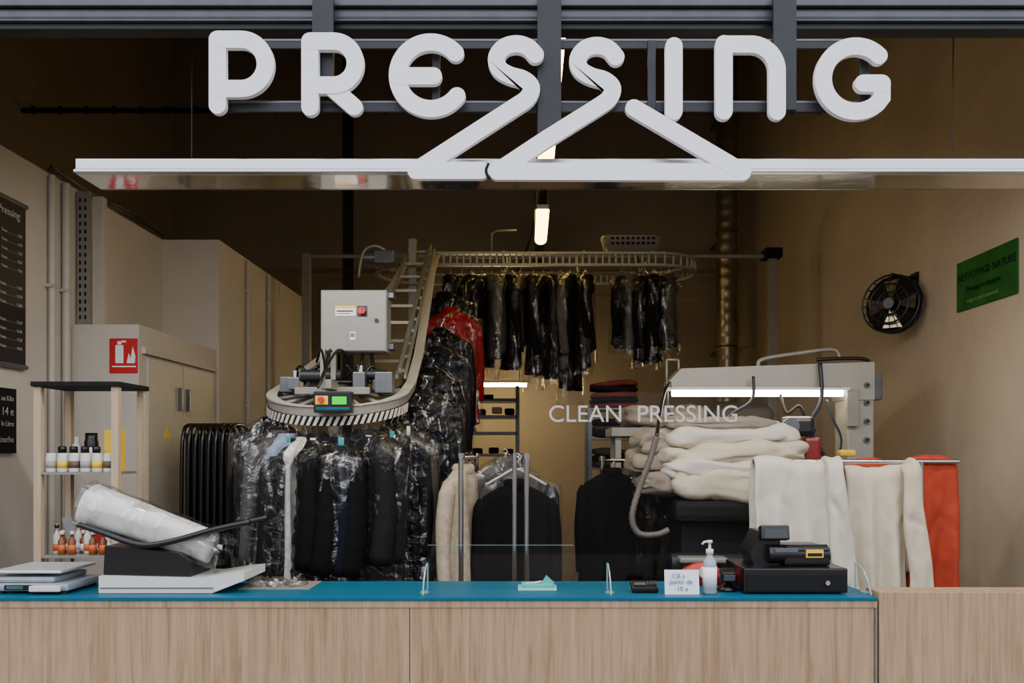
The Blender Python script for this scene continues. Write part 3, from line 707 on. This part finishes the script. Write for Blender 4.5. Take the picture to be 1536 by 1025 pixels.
for x in (.65,1.75): b.bb((x-.02,6.15,0),(x+.02,6.19,1.72),LTST); b.bb((x-.02,6.5,0),(x+.02,6.54,1.72),LTST)
b.done()
b=B('open_shelf'); Y=7.2
a=S(885,612,Y); c=S(962,612,Y)
for x in (a.x,c.x):
    for y in (Y,Y+.4): b.bb((x-.015,y-.015,0),(x+.015,y+.015,a.z),GRST)
for z in (a.z,a.z-.25,a.z-.5,1.0,.5): b.bb((a.x,Y,z-.015),(c.x,Y+.4,z),GRST)
b.done()
b=B('folded_clothes_stack')
z=a.z
RC=pm('red_blanket',(100,20,20),.8,var=.2)
for i,cc in enumerate((RC,gm('black'),RC,gm('char'),RC)):
    puff(b,((a.x+c.x)/2,Y+.2,z+.025),(.40,.36,.055),cc,20+i,wr=.006); z+=.045
z=a.z-.25
for i,cc in enumerate((gm('char'),gm('taupe'),gm('black'))): puff(b,((a.x+c.x)/2,Y+.2,z+.03),(.38,.34,.06),cc,30+i,wr=.006); z+=.05
z=a.z-.5
for i,cc in enumerate((gm('taupe'),gm('black'),gm('taupe'))): puff(b,((a.x+c.x)/2,Y+.2,z+.03),(.38,.34,.06),cc,34+i,wr=.006); z+=.05
b.done()

# ------------------------------------------------------------ duvets over rail
def drape(b,x0,x1,Yb,Zb,Lf,Lb,th,mat,seed,amp=.03,r=.05,kf=9,spread=0,shift=0,sag=0):
    nx=72; ns=80; tot=Lb+Lf+math.pi*r
    A=[];Bt=[]
    def P(i,j):
        fx=i/nx; s=-Lb-math.pi*r/2+tot*j/ns; x=x0+(x1-x0)*fx
        if s<-math.pi*r/2: h=-s-math.pi*r/2; y=Yb+r; z=Zb-h; side=1; n=Vector((0,1,0)); fr=h/Lb
        elif s>math.pi*r/2: h=s-math.pi*r/2; y=Yb-r; z=Zb-h; side=-1; n=Vector((0,-1,0)); fr=h/Lf
        else: a=s/r; y=Yb-r*math.sin(a); z=Zb+r*math.cos(a); side=0; n=Vector((0,-math.sin(a),math.cos(a))); h=0; fr=0
        m=min(1,h*2.2)
        fold=amp*(.12+.88*m)*(math.sin(kf*fx*math.pi+seed+.9*math.sin(h*2.5+seed))+.8*noise.noise((x*7,h*1.5,seed))+.4*noise.noise((x*17,h*3,seed)))
        y+=(-fold if side<=0 else fold)-(.02*fr if side<0 else 0)
        z+=.012*math.sin(fx*5+seed)+.015*noise.noise((x*5,seed,1))-sag*fx*fx
        x+=spread*(fx-.5)*fr+shift*fr+.025*noise.noise((h*3,fx*2,seed))
        return Vector((x,y,z)),n
    for j in range(ns+1):
        ra=[];rb=[]
        for i in range(nx+1):
            p,n=P(i,j); fx=i/nx; e=min(fx,1-fx)*(x1-x0)/(th*.6); ej=min(j,ns-j)/4; e=min(1,e); k=max(.12,math.sqrt(1-(1-e)**2))*min(1,.3+.7*min(1,ej))
            rid=max(0,1-abs(noise.noise((p.x*5+seed,p.z*3.2,seed)))*7)
            q=th*.5*k*(1+.35*noise.noise((p.x*10,p.z*6,seed))+.22*noise.noise((p.x*25,p.z*14,seed+4))-.35*rid)
            ra.append(p+n*q); rb.append(p-n*q)
        A.append(ra);Bt.append(rb)
    rings=[A[j]+Bt[j][::-1] for j in range(ns+1)]
    b.loft(rings,mat,True,True)
b=B('duvet_drying_rail')
Yr=4.62; zr=1.555
xa=(1128-CX)*Yr/F; xb=(1438-CX)*Yr/F
b.cyl((xa,Yr,zr),(xb,Yr,zr),.012,CHR)
for x in (xa+.2,xb-.2): b.cyl((x,Yr,0.03),(x,Yr,zr),.014,CHR); b.bb((x-.02,Yr-.25,0),(x+.02,Yr+.25,.03),GRST,.005)
b.done()
ux=lambda u:(u-CX)*Yr/F
b=B('white_duvet'); drape(b,ux(1129),ux(1240),Yr,zr-.04,.88,.6,.035,DVW,1.0,.026,.045,kf=6)
drape(b,ux(1230),ux(1256),Yr-.035,zr-.05,.74,.5,.075,DVW,2.2,.014,.055,kf=1.2,spread=.05,shift=.06); b.done()
b=B('cream_duvet'); drape(b,ux(1266),ux(1360),Yr+.02,zr-.075,.92,.6,.035,DV,3.1,.028,.045,kf=5); drape(b,ux(1346),ux(1372),Yr-.03,zr-.08,.88,.5,.075,DV,4.0,.014,.055,kf=1.2,spread=.05,shift=.045); b.done()
b=B('red_duvet'); RD=pm('duvet_red',(170,62,42),.85,var=.08,bump=.3,bscale=20,spec=.2)
drape(b,ux(1362),ux(1441),Yr+.08,zr-.04,1.0,.6,.05,RD,5.0,.018,.045,kf=3); drape(b,ux(1285),ux(1350),Yr+.13,zr-.04,.5,.5,.025,RD,5.7,.01,.035,kf=3); b.done()

# ------------------------------------------------------------ left display shelf
b=B('display_shelf'); YA,YBk=4.3,4.62; xl=-2.43; xr=-2.045; zt=1.93
for x in (xl,xr):
    b.bb((x-.018,YA,0),(x+.018,YA+.035,zt),PINE,.002); b.bb((x-.018,YBk-.035,0),(x+.018,YBk,zt),PINE,.002)
b.bb((xl-.025,YA-.015,zt),(xr+.03,YBk+.01,zt+.025),BLKM,.004)
for z in (1.505,1.09,.7,.3):
    b.bb((xl+.018,YA+.005,z-.012),(xr-.018,YBk-.005,z),LTST); 
b.bb((xl-.018,YA+.035,.3),(xl-.012,YBk-.035,zt-.02),GLASS); b.bb((xr+.012,YA+.035,.3),(xr+.018,YBk-.035,zt-.02),GLASS)
b.done()
b=B('stain_remover_tins')
LG=pm('label_grey',(150,150,150),.6); LB=pm('label_brown',(90,70,60),.6)
for j,y in enumerate((4.35,4.43)):
    for i in range(6):
        x=-2.385+.058*i+.012*j
        if j and i>3: continue
        b.lathe((x,y,1.505),[(.026,0),(.027,.005),(.027,.075),(.024,.085),(.024,.095)],WPL,16)
        b.lathe((x,y,1.525),[(.0275,0),(.0275,.035)],(LG,YEL,LB)[(i+j)%3],16)
        if j: b.lathe((x,y,1.60),[(.02,0),(.02,.03),(.015,.035)],BLK,12)
b.bb((-2.19,4.49,1.505),(-2.15,4.54,1.72),YEL,.003); b.bb((-2.14,4.49,1.505),(-2.10,4.54,1.72),YEL,.003)
b.lathe((-2.27,4.52,1.505),[(.035,0),(.035,.15),(.03,.17),(.03,.20)],BLK,14); b.lathe((-2.27,4.52,1.56),[(.0355,0),(.0355,.07)],PAPER,14)
b.lathe((-2.35,4.53,1.505),[(.028,0),(.028,.13),(.014,.15),(.014,.18)],WPL,14); b.done()
b=B('detergent_bottles')
AM=pm('amber_bottle',(120,60,24),.25); OL=pm('orange_label',(210,100,40),.6)
for i in range(14):
    x=-2.385+.026*i; y=4.35+.06*(i%2)+.05*(i%3==0)
    k=1+.3*(i%3==0)
    b.lathe((x,y,1.09),[(.017,0),(.018,.005),(.018,.07*k),(.008,.085*k),(.008,.10*k),(.01,.10*k),(.01,.115*k)],AM if i%3 else WPL,12)
    b.lathe((x,y,1.105),[(.0185,0),(.0185,.035)],PAPER if i%2 else OL,12)
    b.lathe((x,y,1.09+.10*k),[(.011,0),(.011,.018)],WPL if i%3 else BLK,10)
b.box((-2.28,4.55,1.18),(.16,.01,.14),RED,Matrix.Rotation(.2,3,'Y')); b.box((-2.38,4.53,1.19),(.05,.01,.16),LG,Matrix.Rotation(-.3,3,'Y')); b.done()
b=B('folded_chair_stack')
for i in range(8):
    x=-2.24+.047*i; y=5.62-.01*i; 
    b.tube(cr([(x,y,0),(x,y,.8),(x,y+.01,1.55),(x+.002,y+.03,1.72),(x+.005,y+.09,1.78),(x+.005,y+.3,1.78),(x,y+.38,1.72),(x,y+.42,1.5),(x,y+.45,0)],5),.013,BLK,10)
    b.box((x+.018,y+.2,1.42),(.008,.34,.62),BLK,bev=.003); b.box((x+.016,y+.2,.85),(.012,.38,.42),BLK,bev=.004)
    b.cyl((x,y+.01,.35),(x,y+.44,.35),.01,BLK,n=8)
b.done()

# ------------------------------------------------------------ counter-top items
ZT=1.0
SG=pm('scale_grey',(140,146,152),.35)
b=B('counter_scale'); cxx=(62-CX)*3.78/F
b.bb((cxx-.16,3.68,ZT+.012),(cxx+.17,3.98,ZT+.045),SG,.012)
b.bb((cxx-.165,3.70,ZT+.045),(cxx+.10,3.98,ZT+.07),SG,.012)
b.bb((cxx-.17,3.70,ZT+.085),(cxx+.13,4.0,ZT+.098),pm('pan_steel',(210,212,214),.35,.5,var=.03),.005)
b.cyl((cxx-.02,3.85,ZT+.06),(cxx-.02,3.85,ZT+.09),.03,BLK)
b.bb((cxx-.10,3.676,ZT+.018),(cxx+.02,3.68,ZT+.04),BLK,.001)
b.bb((cxx-.09,3.675,ZT+.022),(cxx-.02,3.677,ZT+.036),pm('scale_display',(60,90,90),.2),.001)
b.box((cxx+.08,3.665,ZT+.026),(.13,.02,.025),WPL,bev=.005)
for x in (-.13,.14):
    for y in (3.71,3.95): b.cyl((cxx+x,y,ZT),(cxx+x,y,ZT+.014),.015,BLK)
b.done()
b=B('film_wrapping_machine')
Y0=3.70
px=lambda u:(u-CX)*Y0/F
b.prism([(px(148),ZT+.002),(px(318),ZT+.002),(px(366),ZT+.055),(px(366),ZT+.09),(px(345),ZT+.085),(px(300),ZT+.065),(px(148),ZT+.075)],Y0,Y0+.30,WPL)
b.prism([(px(150),ZT+.0755),(px(282),ZT+.068),(px(282),ZT+.13),(px(262),ZT+.17),(px(152),ZT+.20)],Y0+.03,Y0+.27,BLK)
b.bb((px(150),Y0-.004,ZT+.022),(px(320),Y0,ZT+.026),GRST)
tr=cr([S(115,788,Y0),S(150,800,Y0),S(205,818,Y0),S(250,814,Y0),S(320,795,Y0),S(372,784,Y0)],6)
for dy in (.02,.27): b.tube([p+Vector((0,dy,0)) for p in tr],.013,BLK,8)
vs=[];fs=[]
for p in tr: vs+= [p+Vector((0,.02,.0)),p+Vector((0,.27,.0))]
for i in range(len(tr)-1): fs.append([2*i,2*i+1,2*i+3,2*i+2])
b.add(vs,fs,BLK)
b.done()
b=B('plastic_film_roll')
p0=S(133,757,Y0+.14); p1=S(318,822,Y0+.14)
d=(p1-p0).normalized(); a=Vector((0,1,0)); c=d.cross(a); rings=[]
for j in range(30):
    s=j/29; r=[]
    for i in range(36):
        t=2*math.pi*i/36+.35; R=.100-.025*s+.004*noise.noise((math.cos(t)*2,math.sin(t)*2,s*3))
        sq=1-.09*abs(math.sin(2.5*t)); 
        r.append(p0.lerp(p1,s)+(a*math.cos(t)+c*math.sin(t))*R*sq)
    rings.append(r)
WR=pm('film_roll_white',(214,213,207),.25,var=.04,bump=.15,bscale=9,stretch=(1,1,4))
b.loft(rings,WR,True,True)
b.cyl(p0-d*.004,p0+d*.01,.035,pm('cardboard_core',(150,125,95),.8))
rings=[]
for j in range(24):
    s=-.02+1.13*j/23; r=[]
    for i in range(36):
        t=2*math.pi*i/36; R=.108-.02*s+.014*noise.noise((math.cos(t)*2,math.sin(t)*2,s*6+4))+(.03*noise.noise((math.cos(t)*4,math.sin(t)*4,s*12)) if s>.9 or s<.05 else 0)
        r.append(p0.lerp(p1,s)+(a*math.cos(t)+c*math.sin(t))*R)
    rings.append(r)
b.loft(rings,FILM2); b.done()
b=B('clear_bag_pile'); 
b.bb((px(345),3.8,ZT+.0005),(px(455),4.04,ZT+.004),LTST,.001)
for k in range(3):
    rings=[]
    for j in range(14):
        s=j/13; r=[]
        for i in range(16):
            t=math.pi*i/15; rr=.05*math.sin(math.pi*min(.98,max(.02,s)))**.5*(1+.5*noise.noise((s*6,t*2,k)))
            r.append((px(365+30*k)+.10*(s-.5),3.92+rr*math.cos(t)*1.4,ZT+.005+abs(rr*math.sin(t))*.7))
        rings.append(r)
    b.loft(rings,FILM2)
b.done()
b=B('acrylic_counter_screen')
for u in (640,912,1288):
    x=(u-CX)*3.8/F
    poly=[(3.66,ZT+.001),(3.84,ZT+.001),(3.84,ZT+.115),(3.80,ZT+.115),(3.74,ZT+.09),(3.69,ZT+.05)]
    vs=[(x-.003,y,z) for y,z in poly]+[(x+.003,y,z) for y,z in poly]; n=len(poly)
    b.add(vs,[list(range(n)),list(range(n,2*n))[::-1]],GLASS); b.add(vs,[[i,n+i,n+(i+1)%n,(i+1)%n] for i in range(n)],GLASSE)
    b.cyl((x,3.72,ZT),(x,3.72,ZT+.006),.02,GLASSE)
x0=(640-CX)*3.8/F; x1=(861-CX)*3.8/F; zt=S(0,820,3.8).z
b.bb((x0,3.845,ZT+.01),(x1,3.850,zt),GLASS); b.bb((x0,3.845,zt),(x1,3.850,zt+.0015),GLASSE)
x0=(792-CX)*3.8/F; x1=(1303-CX)*3.8/F; zt=S(0,588,3.8).z
b.bb((x0,3.856,ZT+.01),(x1,3.861,zt),GLASS)
o=b.done()
p=S(822,633,3.85)
text('lettering','CLEAN  PRESSING',(p.x,3.853,p.z),.106,pm('frosted_lettering',(190,187,180),.5,var=.02),None,o,.0008)
b=B('stapler_box'); x=(806-CX)*3.8/F
b.bb((x-.085,3.76,ZT),(x+.085,3.88,ZT+.012),pm('mint_tray',(130,190,180),.5),.004); b.bb((x-.07,3.78,ZT+.012),(x+.07,3.86,ZT+.028),pm('teal_light',(60,170,160),.45),.004)
b.prism([(x+.02,ZT+.028),(x+.075,ZT+.028),(x+.04,ZT+.06)],3.80,3.84,pm('teal_light',(60,170,160),.45)); 
for k in range(3): b.cyl((x-.05+.015*k,3.79,ZT+.03),(x+.03+.01*k,3.83,ZT+.036),.004,CHR,n=8)
b.done()
b=B('card_terminal'); c=S(966,881,3.75)
R=Matrix.Rotation(.25,3,'X'); b.box((c.x,3.75,ZT+.022),(.115,.09,.028),BLK,R,.01); b.box((c.x-.02,3.735,ZT+.037),(.05,.03,.003),GRST,R)
for i in range(4):
    for j in range(2): b.box((c.x+.015+.012*i,3.74+.018*j,ZT+.036+.004*j),(.008,.01,.004),GRST,R)
b.done()
b=B('handwritten_note'); p=S(998,893,3.66); q=S(1050,857,3.66)
b.box(((p.x+q.x)/2,3.68,ZT+.052),((q.x-p.x),.002,.104),PAPER,Matrix.Rotation(-.15,3,'X')); 
b.box(((p.x+q.x)/2,3.70,ZT+.045),((q.x-p.x)*.8,.002,.092),PAPER,Matrix.Rotation(.25,3,'X')); o=b.done()
for t,dx,dz in (('CB a',.03,.07),('partir de',.02,.045),('10 e',.05,.015)):
    text('writing',t,(p.x+dx,3.672-.0,ZT+dz),.028,pm('blue_ink',(60,80,130),.6),Matrix.Rotation(-.15,3,'X')@Matrix(((1,0,0),(0,0,-1),(0,1,0))),o,.0004)
b=B('hand_sanitizer_bottle'); c=S(1066,890,3.68); SAN=pm('sanitizer_body',(150,160,165),.15,var=.04)
b.lathe((c.x,3.70,ZT),[(.026,0),(.030,.006),(.030,.12),(.026,.145),(.013,.16),(.013,.17)],SAN)
b.lathe((c.x,3.70,ZT+.03),[(.0306,0),(.0306,.085)],PAPER)
b.lathe((c.x,3.70,ZT+.17),[(.016,0),(.016,.02),(.006,.022),(.006,.045),(.012,.047),(.012,.058)],WPL)
b.tube([(c.x,3.70,ZT+.222),(c.x-.025,3.69,ZT+.222),(c.x-.035,3.687,ZT+.212)],.005,WPL); b.done()
b=B('red_tape_dispenser'); c=S(1050,858,4.0)
rings=[]
for j in range(14):
    s=j/13; x=c.x-.11+.22*s; h=.04+.06*math.sin(math.pi*s)**.7
    rings.append([(x,3.92,ZT+.002),(x,3.98,ZT+.002),(x,3.975,ZT+h),(x,3.925,ZT+h)])
b.loft(rings,RED,True,True); b.cyl((c.x+.01,3.91,ZT+.06),(c.x+.01,3.99,ZT+.06),.03,WPL); b.done()
b=B('barcode_scanner'); c=S(1093,880,3.75)
b.lathe((c.x,3.78,ZT),[(.045,0),(.045,.01),(.03,.02),(.012,.035),(.012,.05)],BLK); b.box((c.x,3.77,ZT+.07),(.07,.07,.045),BLK,Matrix.Rotation(.3,3,'X'),.015); b.box((c.x,3.735,ZT+.062),(.05,.004,.025),GRST,Matrix.Rotation(.3,3,'X')); b.done()
b=B('cash_register'); x0=(1116-CX)*3.68/F; x1=(1272-CX)*3.68/F
b.bb((x0,3.68,ZT+.006),(x1,4.02,ZT+.11),BLK,.006); b.bb((x0+.01,3.674,ZT+.015),(x1-.01,3.68,ZT+.085),BLKM,.002)
b.cyl((x1-.09,3.665,ZT+.05),(x1-.09,3.675,ZT+.05),.01,CHR)
for x in (x0+.03,x1-.03):
    for y in (3.72,3.98): b.cyl((x,y,ZT),(x,y,ZT+.008),.012,BLK)
px=lambda u:(u-CX)*3.72/F; pz=lambda v:EYE-(v-CY)*3.72/F
b.prism([(px(1138),ZT+.11),(px(1180),ZT+.11),(px(1178),pz(800)),(px(1148),pz(800)),(px(1132),pz(832))],3.80,3.98,BLK)
b.box((px(1168),3.79,pz(802)),(.125,.05,.065),BLK,Matrix.Rotation(-.2,3,'X'),.008); b.box((px(1168),3.762,pz(802)),(.10,.003,.04),pm('display_glass',(30,36,40),.1),Matrix.Rotation(-.2,3,'X'))
b.bb((px(1180),3.75,ZT+.111),(px(1250),3.98,pz(822)),BLK,.012)
b.cyl((px(1158),3.79,pz(834)),(px(1248),3.79,pz(834)),.042,BLK,n=24); b.cyl((px(1250)-.001,3.79,pz(834)),(px(1252),3.79,pz(834)),.03,GRST)
b.bb((px(1212),3.742,pz(838)),(px(1238),3.75,pz(826)),YEL,.001); b.bb((px(1214),3.741,pz(836)),(px(1236),3.743,pz(831)),BLK)
b.bb((px(1165),3.744,pz(830)),(px(1200),3.75,pz(824)),GRST,.001)
b.done()

# ------------------------------------------------------------ world, camera
w=bpy.data.worlds.new('overcast_sky'); bpy.context.scene.world=w; w.use_nodes=True; nt=w.node_tree
bg=nt.nodes['Background']; tc=nt.nodes.new('ShaderNodeTexCoord'); sx=nt.nodes.new('ShaderNodeSeparateXYZ'); r=nt.nodes.new('ShaderNodeValToRGB')
nt.links.new(tc.outputs['Generated'],sx.inputs[0]); nt.links.new(sx.outputs['Z'],r.inputs[0])
e=r.color_ramp.elements; e[0].position=0; e[0].color=(.10,.095,.09,1); e[1].position=.14; e[1].color=(.60,.63,.70,1); x=e.new(.5); x.color=(1.0,1.04,1.14,1)
nt.links.new(r.outputs[0],bg.inputs[0]); bg.inputs[1].default_value=2.7
cam=bpy.data.cameras.new('camera'); co=bpy.data.objects.new('camera',cam); bpy.context.scene.collection.objects.link(co)
co.location=(0,0,EYE); co.rotation_euler=(math.pi/2,0,0); cam.sensor_width=36; cam.sensor_fit='HORIZONTAL'
cam.lens=F/1536*36; cam.shift_x=-(CX-768)/1536; cam.shift_y=(CY-512.5)/1536; cam.clip_end=60
bpy.context.scene.camera=co
